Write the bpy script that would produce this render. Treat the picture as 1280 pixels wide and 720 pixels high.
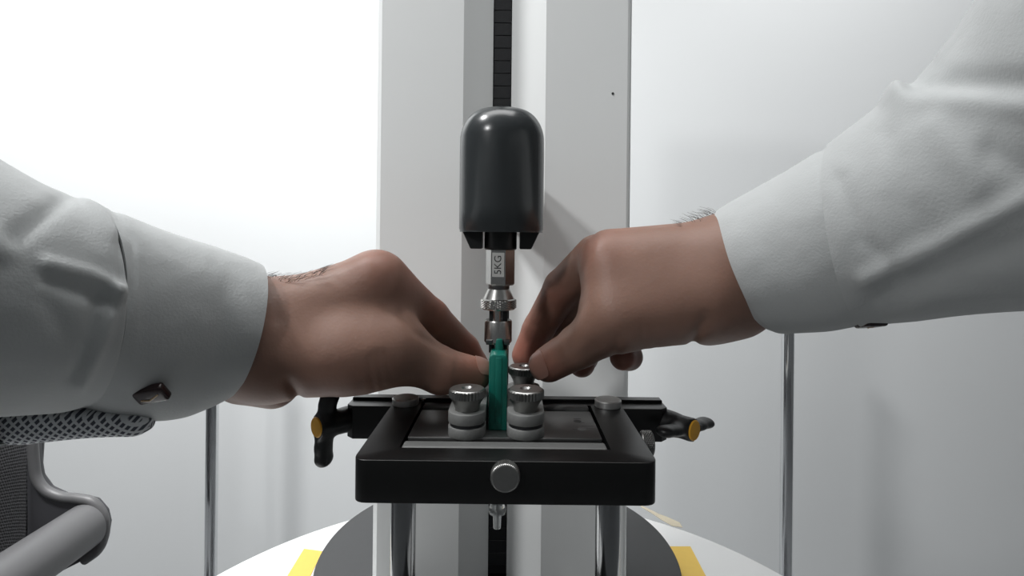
import bpy, bmesh, math, random
import numpy as np
from mathutils import Vector, Matrix

for o in list(bpy.data.objects):
    bpy.data.objects.remove(o)
scene = bpy.context.scene
COL = scene.collection
R = math.radians

# ---------------------------------------------------------------- camera
F = 700.0                    # focal length in pixels of a 1280 x 720 frame
HOR = 295.0                  # row of the horizon
ROLL = R(0.6)
CAM = Vector((0.0, 0.0, 1.10))
RT = Vector((math.cos(ROLL), 0, math.sin(ROLL)))
UP = Vector((-math.sin(ROLL), 0, math.cos(ROLL)))
FW = Vector((0, 1, 0))
cd = bpy.data.cameras.new('camera')
cd.sensor_width = 36.0
cd.lens = F / 1280 * 36
cd.shift_y = (HOR - 360) / 1280
cd.clip_start = 0.01
cam = bpy.data.objects.new('camera', cd)
COL.objects.link(cam)
m = Matrix((RT, UP, -FW)).transposed().to_4x4()
m.translation = CAM
cam.matrix_world = m
scene.camera = cam


def at(u, v, d):
    """the point seen at column u, row v, at depth d metres"""
    u, v, d = float(u), float(v), float(d)
    return CAM + d * (FW + RT * ((u - 640) / F) + UP * ((HOR - v) / F))


# ---------------------------------------------------------------- light
scene.view_settings.view_transform = 'Standard'
scene.view_settings.look = 'None'
scene.view_settings.gamma = 1
scene.view_settings.use_curve_mapping = False
scene.view_settings.exposure = 0.2

w = bpy.data.worlds.new('hall')
scene.world = w
w.use_nodes = True
w.node_tree.nodes['Background'].inputs[0].default_value = (0.93, 0.97, 1.0, 1)
w.node_tree.nodes['Background'].inputs[1].default_value = 0.085


def area_light(name, loc, target, power, sx, sy, col=(1, 1, 1)):
    l = bpy.data.lights.new(name, 'AREA')
    l.energy = power
    l.shape = 'RECTANGLE'
    l.size, l.size_y = sx, sy
    l.color = col
    o = bpy.data.objects.new(name, l)
    COL.objects.link(o)
    o.location = loc
    o.rotation_euler = (Vector(target) - Vector(loc)).to_track_quat('-Z', 'Y').to_euler()
    return o


def spot_light(name, loc, target, power, size, blend, radius, col=(1, 1, 1)):
    l = bpy.data.lights.new(name, 'SPOT')
    l.energy = power
    l.spot_size = R(size)
    l.spot_blend = blend
    l.shadow_soft_size = radius
    l.color = col
    o = bpy.data.objects.new(name, l)
    COL.objects.link(o)
    o.location = loc
    o.rotation_euler = (Vector(target) - Vector(loc)).to_track_quat('-Z', 'Y').to_euler()
    return o


# a ceiling spot over the visitor's left shoulder: casts the arm's shadow on the column
spot_light('key_spot', (-0.85, -0.62, 1.86), (0.0, 0.45, 1.10), 21, 70, 0.8, 0.06)
# wall washer near the back wall on the left
spot_light('wall_washer', (-0.95, 0.20, 2.50), (-0.75, 1.10, 1.20), 100, 130, 1.0, 0.12)
spot_light('wall_washer', (-0.75, 0.80, 2.50), (-0.70, 1.30, 1.35), 62, 100, 1.0, 0.10)
spot_light('wall_washer', (0.80, 0.80, 2.50), (0.85, 1.30, 1.85), 26, 80, 1.0, 0.10)
# added overhead fill that lifts the ambient light, not a known fixture
area_light('overhead_fill', (-0.10, 0.30, 2.56), (-0.10, 0.30, 0), 13, 1.2, 0.6)

# ---------------------------------------------------------------- materials
MATS = {}


def mat(name, col, rough=0.5, metal=0.0, noise=0.0, nscale=60, bump=0.0, bscale=200, spec=0.5, **kw):
    if name in MATS:
        return MATS[name]
    m = bpy.data.materials.new(name)
    m.use_nodes = True
    nt = m.node_tree
    b = nt.nodes['Principled BSDF']
    c = (*col, 1) if len(col) == 3 else col
    b.inputs['Base Color'].default_value = c
    b.inputs['Roughness'].default_value = rough
    b.inputs['Metallic'].default_value = metal
    b.inputs['Specular IOR Level'].default_value = spec
    for k, v in kw.items():
        b.inputs[k.replace('_', ' ')].default_value = v
    tc = nt.nodes.new('ShaderNodeTexCoord')
    if noise:
        n = nt.nodes.new('ShaderNodeTexNoise')
        n.inputs['Scale'].default_value = nscale
        n.inputs['Detail'].default_value = 4
        nt.links.new(tc.outputs['Object'], n.inputs['Vector'])
        mx = nt.nodes.new('ShaderNodeMix')
        mx.data_type = 'RGBA'
        mx.inputs[6].default_value = tuple(max(0, x * (1 - noise)) for x in c[:3]) + (1,)
        mx.inputs[7].default_value = tuple(min(1, x * (1 + noise)) for x in c[:3]) + (1,)
        nt.links.new(n.outputs['Fac'], mx.inputs[0])
        nt.links.new(mx.outputs[2], b.inputs['Base Color'])
    if bump:
        n = nt.nodes.new('ShaderNodeTexNoise')
        n.inputs['Scale'].default_value = bscale
        n.inputs['Detail'].default_value = 3
        nt.links.new(tc.outputs['Object'], n.inputs['Vector'])
        bp = nt.nodes.new('ShaderNodeBump')
        bp.inputs['Strength'].default_value = bump
        bp.inputs['Distance'].default_value = 0.001
        nt.links.new(n.outputs['Fac'], bp.inputs['Height'])
        nt.links.new(bp.outputs[0], b.inputs['Normal'])
    MATS[name] = m
    return m


WALL = mat('wall_paint', (0.80, 0.82, 0.825), 0.55, noise=0.01, nscale=3)
FLOOR = mat('floor_carpet', (0.30, 0.31, 0.32), 0.9, noise=0.25, nscale=150, bump=0.5)
CEIL = mat('ceiling_paint', (0.8, 0.8, 0.8), 0.8, noise=0.01, nscale=4)
TABLE = mat('table_laminate', (0.72, 0.725, 0.72), 0.35, noise=0.01, nscale=30)
MACHINE = mat('machine_paint', (0.86, 0.88, 0.875), 0.42, noise=0.01, nscale=10, bump=0.03, bscale=900)
SLOT = mat('slot_black', (0.010, 0.011, 0.013), 0.55, bump=0.25, bscale=300)
BLACK = mat('black_anodised', (0.0020, 0.0021, 0.0022), 0.34, noise=0.05, nscale=200, bump=0.03, bscale=1500, spec=0.45)
COVER = mat('cover_plastic', (0.030, 0.034, 0.036), 0.24, noise=0.05, nscale=100, bump=0.02, bscale=1200)
RUBBER = mat('black_plastic', (0.008, 0.009, 0.0095), 0.42, bump=0.1, bscale=600)
YELLOW_CAP = mat('yellow_cap', (0.80, 0.40, 0.03), 0.45, noise=0.03, nscale=300)
STEEL = mat('brushed_steel', (0.50, 0.495, 0.48), 0.26, metal=1.0, noise=0.06, nscale=400)
KNURL = mat('knurled_steel', (0.27, 0.27, 0.262), 0.38, metal=1.0, noise=0.08, nscale=500)
DARKSTEEL = mat('dark_steel', (0.16, 0.16, 0.16), 0.35, metal=1.0, noise=0.05, nscale=500)
PLATE = mat('plate_steel', (0.27, 0.27, 0.27), 0.36, metal=1.0, noise=0.06, nscale=150)
ALU = mat('clamp_aluminium', (0.20, 0.204, 0.20), 0.55, metal=0.35, noise=0.04, nscale=300, bump=0.1, bscale=1500)
CHROME = mat('chrome', (0.72, 0.73, 0.74), 0.10, metal=1.0, noise=0.02, nscale=50)
GREEN = mat('green_plastic', (0.001, 0.135, 0.102), 0.40, noise=0.06, nscale=80, Transmission_Weight=0.12)
BAR = mat('bar_steel', (0.10, 0.102, 0.10), 0.6, metal=0.3, noise=0.05, nscale=300)
LEG = mat('leg_chrome', (0.34, 0.345, 0.35), 0.10, metal=1.0, noise=0.02, nscale=50)
BOLT = mat('bolt_steel', (0.66, 0.66, 0.65), 0.5, metal=1.0, noise=0.03, nscale=300)
CLEAR = mat('clear_plastic', (0.80, 0.82, 0.82), 0.12, noise=0.02, nscale=200, Transmission_Weight=0.65)
LABEL = mat('label_paper', (0.62, 0.62, 0.60), 0.5, noise=0.03, nscale=500)
INK = mat('label_ink', (0.03, 0.03, 0.03), 0.6, noise=0.05, nscale=500)
ETCH = mat('etched_ink', (0.045, 0.045, 0.045), 0.5, noise=0.2, nscale=900)
BOARD = mat('board_grey', (0.040, 0.041, 0.043), 0.6, noise=0.05, nscale=120, bump=0.1, bscale=800)
TAPE = mat('yellow_tape', (0.74, 0.50, 0.10), 0.6, noise=0.05, nscale=120)
SCRAP = mat('beige_tape', (0.50, 0.45, 0.34), 0.6, noise=0.08, nscale=100)
NAIL = mat('finger_nail', (0.29, 0.150, 0.118), 0.35, noise=0.04, nscale=200)
HAIR = mat('arm_hair', (0.03, 0.022, 0.018), 0.5, noise=0.1, nscale=100)
BUTTON = mat('button_brown', (0.020, 0.008, 0.008), 0.25, noise=0.2, nscale=300)
GOLD = mat('button_line', (0.45, 0.33, 0.20), 0.35, metal=0.6, noise=0.05, nscale=300)
CHAIRGREY = mat('chair_grey', (0.115, 0.115, 0.118), 0.42, noise=0.03, nscale=100, bump=0.04, bscale=600)
CHAIRDARK = mat('chair_dark', (0.045, 0.045, 0.05), 0.45, noise=0.04, nscale=100)
CHAIRSEAT = mat('chair_fabric', (0.03, 0.03, 0.033), 0.9, noise=0.2, nscale=400, bump=0.3, bscale=500)
RUB = mat('rubber_foot', (0.02, 0.02, 0.02), 0.8, noise=0.05, nscale=100)


def shirt_material():
    m = bpy.data.materials.new('shirt_cotton')
    m.use_nodes = True
    nt = m.node_tree
    b = nt.nodes['Principled BSDF']
    b.inputs['Roughness'].default_value = 0.85
    b.inputs['Sheen Weight'].default_value = 0.15
    tc = nt.nodes.new('ShaderNodeTexCoord')
    n = nt.nodes.new('ShaderNodeTexNoise')
    n.inputs['Scale'].default_value = 25
    n.inputs['Detail'].default_value = 4
    nt.links.new(tc.outputs['Object'], n.inputs['Vector'])
    mx = nt.nodes.new('ShaderNodeMix')
    mx.data_type = 'RGBA'
    mx.inputs[6].default_value = (0.385, 0.40, 0.40, 1)
    mx.inputs[7].default_value = (0.43, 0.445, 0.445, 1)
    nt.links.new(n.outputs['Fac'], mx.inputs[0])
    nt.links.new(mx.outputs[2], b.inputs['Base Color'])
    n2 = nt.nodes.new('ShaderNodeTexNoise')
    n2.inputs['Scale'].default_value = 900
    n3 = nt.nodes.new('ShaderNodeTexNoise')
    n3.inputs['Scale'].default_value = 32
    n3.inputs['Detail'].default_value = 2
    for q in (n2, n3):
        nt.links.new(tc.outputs['Object'], q.inputs['Vector'])
    b1 = nt.nodes.new('ShaderNodeBump')
    b1.inputs['Strength'].default_value = 0.25
    b1.inputs['Distance'].default_value = 0.0006
    b2 = nt.nodes.new('ShaderNodeBump')
    b2.inputs['Strength'].default_value = 0.35
    b2.inputs['Distance'].default_value = 0.006
    nt.links.new(n2.outputs['Fac'], b1.inputs['Height'])
    nt.links.new(n3.outputs['Fac'], b2.inputs['Height'])
    nt.links.new(b2.outputs[0], b1.inputs['Normal'])
    nt.links.new(b1.outputs[0], b.inputs['Normal'])
    return m


SHIRT = shirt_material()


def skin_material():
    m = bpy.data.materials.new('skin')
    m.use_nodes = True
    nt = m.node_tree
    b = nt.nodes['Principled BSDF']
    b.inputs['Roughness'].default_value = 0.50
    b.inputs['Specular IOR Level'].default_value = 0.35
    b.inputs['Subsurface Weight'].default_value = 0.25
    b.inputs['Subsurface Radius'].default_value = (0.006, 0.002, 0.001)
    b.inputs['Subsurface Scale'].default_value = 0.6
    tc = nt.nodes.new('ShaderNodeTexCoord')
    n = nt.nodes.new('ShaderNodeTexNoise')
    n.inputs['Scale'].default_value = 45
    n.inputs['Detail'].default_value = 6
    nt.links.new(tc.outputs['Object'], n.inputs['Vector'])
    mx = nt.nodes.new('ShaderNodeMix')
    mx.data_type = 'RGBA'
    mx.inputs[6].default_value = (0.192, 0.110, 0.082, 1)
    mx.inputs[7].default_value = (0.245, 0.142, 0.107, 1)
    nt.links.new(n.outputs['Fac'], mx.inputs[0])
    a = nt.nodes.new('ShaderNodeAttribute')
    a.attribute_name = 'redness'
    mx2 = nt.nodes.new('ShaderNodeMix')
    mx2.data_type = 'RGBA'
    mx2.inputs[7].default_value = (0.28, 0.110, 0.080, 1)
    nt.links.new(a.outputs['Fac'], mx2.inputs[0])
    nt.links.new(mx.outputs[2], mx2.inputs[6])
    nt.links.new(mx2.outputs[2], b.inputs['Base Color'])
    v = nt.nodes.new('ShaderNodeTexVoronoi')
    v.inputs['Scale'].default_value = 650
    n2 = nt.nodes.new('ShaderNodeTexNoise')
    n2.inputs['Scale'].default_value = 140
    n2.inputs['Detail'].default_value = 5
    for q in (v, n2):
        nt.links.new(tc.outputs['Object'], q.inputs['Vector'])
    b1 = nt.nodes.new('ShaderNodeBump')
    b1.inputs['Strength'].default_value = 0.12
    b1.inputs['Distance'].default_value = 0.0004
    b2 = nt.nodes.new('ShaderNodeBump')
    b2.inputs['Strength'].default_value = 0.12
    b2.inputs['Distance'].default_value = 0.0012
    nt.links.new(v.outputs['Distance'], b1.inputs['Height'])
    nt.links.new(n2.outputs['Fac'], b2.inputs['Height'])
    nt.links.new(b2.outputs[0], b1.inputs['Normal'])
    nt.links.new(b1.outputs[0], b.inputs['Normal'])
    return m


SKIN = skin_material()


def dotted_material():
    """light grey cloth printed with a diagonal grid of dark dots"""
    m = bpy.data.materials.new('dotted_cloth')
    m.use_nodes = True
    nt = m.node_tree
    b = nt.nodes['Principled BSDF']
    b.inputs['Roughness'].default_value = 0.85
    uv = nt.nodes.new('ShaderNodeUVMap')
    mp = nt.nodes.new('ShaderNodeMapping')
    mp.inputs['Rotation'].default_value = (0, 0, R(45))
    mp.inputs['Scale'].default_value = (430, 430, 1)
    nt.links.new(uv.outputs[0], mp.inputs[0])
    v = nt.nodes.new('ShaderNodeTexVoronoi')
    v.voronoi_dimensions = '2D'
    v.inputs['Scale'].default_value = 1.0
    v.inputs['Randomness'].default_value = 0.0
    v.distance = 'CHEBYCHEV'
    nt.links.new(mp.outputs[0], v.inputs['Vector'])
    r = nt.nodes.new('ShaderNodeValToRGB')
    r.color_ramp.elements[0].position = 0.27
    r.color_ramp.elements[0].color = (0.075, 0.08, 0.10, 1)
    r.color_ramp.elements[1].position = 0.34
    r.color_ramp.elements[1].color = (0.66, 0.68, 0.70, 1)
    nt.links.new(v.outputs['Distance'], r.inputs[0])
    nt.links.new(r.outputs[0], b.inputs['Base Color'])
    MATS['dotted_cloth'] = m
    return m


DOTTED = dotted_material()


def netting_material():
    m = bpy.data.materials.new('chair_netting')
    m.use_nodes = True
    nt = m.node_tree
    b = nt.nodes['Principled BSDF']
    b.inputs['Roughness'].default_value = 0.6
    tc = nt.nodes.new('ShaderNodeTexCoord')
    mp = nt.nodes.new('ShaderNodeMapping')
    mp.inputs['Rotation'].default_value = (0, R(25), 0)
    mp.inputs['Scale'].default_value = (170, 1, 240)
    nt.links.new(tc.outputs['Object'], mp.inputs[0])
    v = nt.nodes.new('ShaderNodeTexVoronoi')
    v.inputs['Scale'].default_value = 1.0
    v.inputs['Randomness'].default_value = 0.15
    nt.links.new(mp.outputs[0], v.inputs['Vector'])
    r = nt.nodes.new('ShaderNodeValToRGB')
    r.color_ramp.elements[0].position = 0.20
    r.color_ramp.elements[0].color = (0.012, 0.012, 0.012, 1)
    r.color_ramp.elements[1].position = 0.55
    r.color_ramp.elements[1].color = (0.085, 0.085, 0.09, 1)
    nt.links.new(v.outputs['Distance'], r.inputs[0])
    nt.links.new(r.outputs[0], b.inputs['Base Color'])
    bp = nt.nodes.new('ShaderNodeBump')
    bp.inputs['Strength'].default_value = 0.6
    bp.inputs['Distance'].default_value = 0.002
    nt.links.new(v.outputs['Distance'], bp.inputs['Height'])
    nt.links.new(bp.outputs[0], b.inputs['Normal'])
    return m


NET = netting_material()


# ---------------------------------------------------------------- mesh helpers
def V(x, y, z):
    return Vector((x, y, z))


def empty(name, loc, label=None, cat=None, group=None):
    o = bpy.data.objects.new(name, None)
    o.empty_display_size = 0.02
    COL.objects.link(o)
    o.location = loc
    tag(o, label, cat, group)
    return o


def tag(o, label=None, cat=None, group=None, kind=None):
    if label:
        o['label'] = label
    if cat:
        o['category'] = cat
    if group:
        o['group'] = group
    if kind:
        o['kind'] = kind
    return o


def origin_of(o):
    p = Vector((0, 0, 0))
    while o is not None:
        p += o.location
        o = o.parent
    return p


def obj(name, vf, material, parent=None, sharp=35, origin=None):
    """one mesh object from world-space verts and faces"""
    verts, faces = vf
    po = origin_of(parent) if parent else Vector((0, 0, 0))
    if origin is None:
        a = np.array([tuple(v) for v in verts])
        lo, hi = a.min(0), a.max(0)
        origin = Vector(((lo[0] + hi[0]) / 2, (lo[1] + hi[1]) / 2, lo[2]))
    org = Vector(origin)
    me = bpy.data.meshes.new(name)
    me.from_pydata([tuple(Vector(v) - org) for v in verts], [], [tuple(int(i) for i in f) for f in faces])
    bm = bmesh.new()
    bm.from_mesh(me)
    bmesh.ops.recalc_face_normals(bm, faces=bm.faces)
    bm.to_mesh(me)
    bm.free()
    me.shade_smooth()
    me.set_sharp_from_angle(angle=R(sharp))
    me.materials.append(material)
    o = bpy.data.objects.new(name, me)
    COL.objects.link(o)
    o.parent = parent
    o.location = org - po
    return o


def merge(*vfs):
    vs, fs = [], []
    for v, f in vfs:
        n = len(vs)
        vs += [Vector(p) for p in v]
        fs += [tuple(i + n for i in q) for q in f]
    return vs, fs


def bm_out(bm):
    bm.verts.ensure_lookup_table()
    bm.verts.index_update()
    vs = [v.co.copy() for v in bm.verts]
    fs = [tuple(v.index for v in f.verts) for f in bm.faces]
    bm.free()
    return vs, fs


def box(x0, x1, y0, y1, z0, z1, bevel=0.0, seg=2):
    bm = bmesh.new()
    bmesh.ops.create_cube(bm, size=1)
    for v in bm.verts:
        v.co = ((x0 + x1) / 2 + v.co.x * (x1 - x0), (y0 + y1) / 2 + v.co.y * (y1 - y0), (z0 + z1) / 2 + v.co.z * (z1 - z0))
    if bevel:
        bmesh.ops.bevel(bm, geom=list(bm.edges), offset=bevel, segments=seg, profile=0.5, affect='EDGES', clamp_overlap=True)
    return bm_out(bm)


def prism(poly, z0, z1, bevel=0.0, seg=2, axis='Z'):
    """polygon extruded along an axis"""
    def mp(p, h):
        if axis == 'Z':
            return (p[0], p[1], h)
        if axis == 'Y':
            return (p[0], h, p[1])
        return (h, p[0], p[1])
    bm = bmesh.new()
    a = [bm.verts.new(mp(p, z0)) for p in poly]
    b = [bm.verts.new(mp(p, z1)) for p in poly]
    n = len(poly)
    bm.faces.new(a[::-1])
    bm.faces.new(b)
    for i in range(n):
        bm.faces.new((a[i], a[(i + 1) % n], b[(i + 1) % n], b[i]))
    bmesh.ops.recalc_face_normals(bm, faces=bm.faces)
    if bevel:
        es = [e for e in bm.edges if e.calc_face_angle(0) > R(25)]
        bmesh.ops.bevel(bm, geom=es, offset=bevel, segments=seg, profile=0.5, affect='EDGES', clamp_overlap=True)
    return bm_out(bm)


def frame_of(axis):
    a = Vector(axis).normalized()
    t = Vector((0, 0, 1)) if abs(a.z) < 0.9 else Vector((1, 0, 0))
    x = t.cross(a).normalized()
    y = a.cross(x)
    return x, y, a


def lathe(profile, org, axis=(0, 0, 1), n=48, rot=0.0):
    """profile rows: (radius, height[, knurl amplitude[, style]])"""
    X, Y, A = frame_of(axis)
    org = Vector(org)
    vs, fs, rows = [], [], []
    for j, p in enumerate(profile):
        r, h = p[0], p[1]
        amp = p[2] if len(p) > 2 else 0
        style = p[3] if len(p) > 3 else 'd'
        if r < 1e-6:
            rows.append([len(vs)])
            vs.append(org + A * h)
            continue
        row = []
        for i in range(n):
            t = 2 * math.pi * i / n + rot
            rr = r
            if amp:
                rr += amp * (abs(math.sin(math.pi * (i + j) / 4) * math.sin(math.pi * (i - j) / 4)) if style == 'd' else (i % 2))
            row.append(len(vs))
            vs.append(org + A * h + X * (rr * math.cos(t)) + Y * (rr * math.sin(t)))
        rows.append(row)
    for a, b in zip(rows, rows[1:]):
        if len(a) == 1 and len(b) == 1:
            continue
        for i in range(n):
            k = (i + 1) % n
            if len(a) == 1:
                fs.append((a[0], b[i], b[k]))
            elif len(b) == 1:
                fs.append((a[i], a[k], b[0]))
            else:
                fs.append((a[i], a[k], b[k], b[i]))
    if len(rows[0]) > 1:
        fs.append(tuple(rows[0][::-1]))
    if len(rows[-1]) > 1:
        fs.append(tuple(rows[-1]))
    return vs, fs


def tube(pts, radii, n=16, cap=True):
    pts = [Vector(p) for p in pts]
    if not hasattr(radii, '__len__'):
        radii = [radii] * len(pts)
    vs, fs = [], []
    prev = None
    for i, p in enumerate(pts):
        d = (pts[min(i + 1, len(pts) - 1)] - pts[max(i - 1, 0)]).normalized()
        if prev is None:
            x, y, _ = frame_of(d)
        else:
            x = (prev - d * prev.dot(d)).normalized()
            y = d.cross(x)
        prev = x
        for k in range(n):
            t = 2 * math.pi * k / n
            vs.append(p + (x * math.cos(t) + y * math.sin(t)) * radii[i])
    for i in range(len(pts) - 1):
        for k in range(n):
            a, b = i * n + k, i * n + (k + 1) % n
            fs.append((a, b, b + n, a + n))
    if cap:
        fs.append(tuple(range(n))[::-1])
        fs.append(tuple(range((len(pts) - 1) * n, len(pts) * n)))
    return vs, fs


def spline(pts, n):
    """Catmull-Rom through rows of numbers"""
    P = np.array(pts, float)
    P = np.vstack([2 * P[0] - P[1], P, 2 * P[-1] - P[-2]])
    out = []
    m_ = len(P) - 3
    for q in np.linspace(0, m_, n):
        i = min(int(q), m_ - 1)
        t = q - i
        a, b, c, d = P[i], P[i + 1], P[i + 2], P[i + 3]
        out.append(0.5 * (2 * b + (c - a) * t + (2 * a - 5 * b + 4 * c - d) * t ** 2 + (3 * b - a - 3 * c + d) * t ** 3))
    return np.array(out)


# signed distance solids turned into one continuous mesh (naive surface nets)
def round_cone(P, a, b, ra, rb):
    a, b = np.array(a, np.float32), np.array(b, np.float32)
    ba = b - a
    l2 = float(ba @ ba) + 1e-12
    h = np.clip(((P - a) @ ba) / l2, 0, 1)
    q = P - a - h[..., None] * ba
    return np.sqrt((q * q).sum(-1)) - (ra + (rb - ra) * h)


def smin(a, b, k):
    h = np.clip(k - np.abs(a - b), 0, None) / k
    return np.minimum(a, b) - h * h * k * 0.25


def surface_net(fn, lo, hi, h, relax=2):
    lo, hi = np.array(lo), np.array(hi)
    n = np.ceil((hi - lo) / h).astype(int) + 1
    ax = [lo[i] + h * np.arange(n[i]) for i in range(3)]
    P = np.stack(np.meshgrid(*ax, indexing='ij'), -1).astype(np.float32)
    D = fn(P).astype(np.float32)
    S = D < 0
    nc = n - 1
    acc = np.zeros((*nc, 3), np.float64)
    cnt = np.zeros(tuple(nc), np.int32)
    corners = [(i, j, k) for i in (0, 1) for j in (0, 1) for k in (0, 1)]

    def sl(A, c):
        return A[c[0]:c[0] + nc[0], c[1]:c[1] + nc[1], c[2]:c[2] + nc[2]]
    for a in corners:
        for ax_ in range(3):
            if a[ax_]:
                continue
            b = list(a)
            b[ax_] = 1
            da, db = sl(D, a), sl(D, b)
            cr = (da < 0) != (db < 0)
            t = np.where(cr, da / np.where(cr, da - db, 1), 0)
            p = np.zeros((*nc, 3))
            for q in range(3):
                p[..., q] = a[q]
            p[..., ax_] += t
            acc += p * cr[..., None]
            cnt += cr
    act = cnt > 0
    idx = -np.ones(tuple(nc), np.int64)
    idx[act] = np.arange(act.sum())
    base = np.stack(np.nonzero(act), -1)
    verts = lo + h * (base + acc[act] / cnt[act][:, None])
    faces = []
    for ax_ in range(3):
        o1, o2 = [q for q in range(3) if q != ax_]
        s0 = [slice(None)] * 3
        s1 = [slice(None)] * 3
        s0[ax_], s1[ax_] = slice(0, -1), slice(1, None)
        cr = S[tuple(s0)] != S[tuple(s1)]
        I = np.stack(np.nonzero(cr), -1)
        ok = (I[:, o1] > 0) & (I[:, o2] > 0) & (I[:, o1] < nc[o1]) & (I[:, o2] < nc[o2])
        I = I[ok]
        ins = S[tuple(s0)][tuple(I.T)]

        def cell(d1, d2):
            J = I.copy()
            J[:, o1] -= d1
            J[:, o2] -= d2
            return idx[tuple(J.T)]
        q = np.stack([cell(1, 1), cell(0, 1), cell(0, 0), cell(1, 0)], -1)
        flip = ins if ax_ != 1 else ~ins
        q[~flip] = q[~flip][:, ::-1]
        faces.append(q)
    faces = np.concatenate(faces)
    for _ in range(relax):
        s = np.zeros_like(verts)
        c = np.zeros(len(verts))
        for i in range(4):
            a, b = faces[:, i], faces[:, (i + 1) % 4]
            np.add.at(s, a, verts[b])
            np.add.at(s, b, verts[a])
            np.add.at(c, a, 1)
            np.add.at(c, b, 1)
        verts = 0.4 * verts + 0.6 * s / c[:, None]
    return verts, faces


# ---------------------------------------------------------------- the setting
WALL_Y = 1.30
tag(obj('floor', box(-2.6, 2.6, -2.6, WALL_Y + 0.1, -0.06, 0), FLOOR), 'grey carpeted floor', kind='structure')
tag(obj('wall_back', box(-2.6, 2.6, WALL_Y, WALL_Y + 0.1, 0, 2.62), WALL), 'plain white wall behind the machine', kind='structure')
tag(obj('ceiling', box(-2.6, 2.6, -2.6, WALL_Y + 0.1, 2.62, 2.70), CEIL), 'plain white ceiling', kind='structure')
tag(obj('baseboard_back', box(-2.6, 2.6, WALL_Y - 0.012, WALL_Y, 0, 0.07, 0.003), MACHINE), 'white baseboard along the wall', kind='structure')

# ---------------------------------------------------------------- round table
TZ = 0.738
TC = (-0.004, 0.424)
TR = 0.350
t = empty('round_table', (TC[0], TC[1], 0), 'round white table carrying the black-topped testing machine', 'table')
obj('tabletop', lathe([(0, -0.025), (TR - 0.004, -0.025), (TR, -0.021), (TR, -0.004), (TR - 0.0012, -0.001), (TR - 0.004, 0), (0, 0)],
                      (TC[0], TC[1], TZ), n=128), TABLE, t)
obj('pedestal', lathe([(0.05, 0.015), (0.035, 0.03), (0.03, 0.06), (0.03, 0.68), (0.09, 0.70), (0.09, 0.7135)], (TC[0], TC[1], 0), n=48), CHROME, t)
obj('foot', lathe([(0.23, 0), (0.232, 0.004), (0.225, 0.010), (0.06, 0.020), (0, 0.021)], (TC[0], TC[1], 0), n=64), CHROME, t)

# ---------------------------------------------------------------- grey round board at the back of the table
BZ = CAM.z - 0.330
tag(obj('round_board', lathe([(0, TZ - BZ + 0.0), (0.185, TZ - BZ), (0.185, -0.003), (0.1835, -0.0008), (0.181, 0), (0, 0)], (-0.0105, 0.589, BZ), n=128), BOARD),
    'dark grey round board lying on the white table under the machine', 'board')


# strips of yellow tape on the table
def flat_quad(px, z, th=0.0006, wob=0.0):
    q = []
    for u, v in px:
        p0, p1 = CAM, at(u, v, 1)
        k = (z - p0.z) / (p1.z - p0.z)
        q.append(p0 + (p1 - p0) * k)
    return [(p.x, p.y) for p in q]


y1 = flat_quad([(380, 686.5), (403, 689.5), (376, 745), (344, 745)], TZ)
tag(obj('tape_strip', prism(y1, TZ, TZ + 0.0006), TAPE), 'yellow tape strip on the table, on the office chair side of the grey board', 'tape', 'yellow tape strips on the table')
y2 = flat_quad([(833, 683.5), (863, 683.5), (895, 745), (852, 745)], TZ)
tag(obj('tape_strip', prism(y2, TZ, TZ + 0.0006), TAPE), 'yellow tape strip on the table, next to the beige tape scrap', 'tape', 'yellow tape strips on the table')
# a scrap of beige tape curling over the far edge of the table
sc = [at(u, v, d) for u, v, d in ((800, 643, 0.748), (812, 649, 0.738), (824, 655, 0.726), (836, 657, 0.716), (850, 658, 0.708))]
vs, fs = [], []
for i, (p, wd) in enumerate(zip(sc, (0.006, 0.010, 0.016, 0.022, 0.012))):
    zz = TZ + (0.0045, 0.003, 0.0015, 0.0009, 0.0007)[i]
    for s_ in (-1, 1):
        for hh in (0, 0.0006):
            vs.append(V(p.x, p.y + s_ * wd * 0.5 - 0.004, zz + hh))
for i in range(4):
    a, b = i * 4, i * 4 + 4
    fs += [(a, a + 2, b + 2, b), (a + 1, b + 1, b + 3, a + 3), (a, b, b + 1, a + 1), (a + 2, a + 3, b + 3, b + 2)]
fs += [(0, 1, 3, 2), (16, 18, 19, 17)]
tag(obj('tape_scrap', (vs, fs), SCRAP), 'beige curled tape scrap on the table edge', 'tape')

# ---------------------------------------------------------------- chrome poles before the wall
for (u0, v0), lab in (((264.5, 600), 'chrome upright pole beside the grey office chair'),
                      ((983.5, 560), 'chrome upright pole on the side away from the office chair')):
    p = at(u0, v0, 1.10)
    px = p.x
    pr = empty('chrome_pole', (px, 1.10, 0), lab, 'pole', 'chrome poles before the wall')
    obj('shaft', lathe([(0.0118, 0.008), (0.0118, 1.02)], (px, 1.10, 0), n=32), CHROME, pr)
    obj('cap', lathe([(0.0135, 1.02), (0.0135, 1.032), (0.010, 1.038), (0, 1.039)], (px, 1.10, 0), n=32), CHROME, pr)
    obj('flange', lathe([(0.045, 0), (0.045, 0.006), (0.02, 0.010), (0.0118, 0.011)], (px, 1.10, 0), n=40), CHROME, pr)

# ---------------------------------------------------------------- the testing machine
CX = -0.0095                 # centre of the column
CY = 0.445                   # its front face
mach = empty('testing_machine', (CX, CY, TZ), 'tall white column testing machine with a black load cell cover', 'machine')
hw = 0.0995
ax0 = at(628.5, 70, CY)
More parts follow.
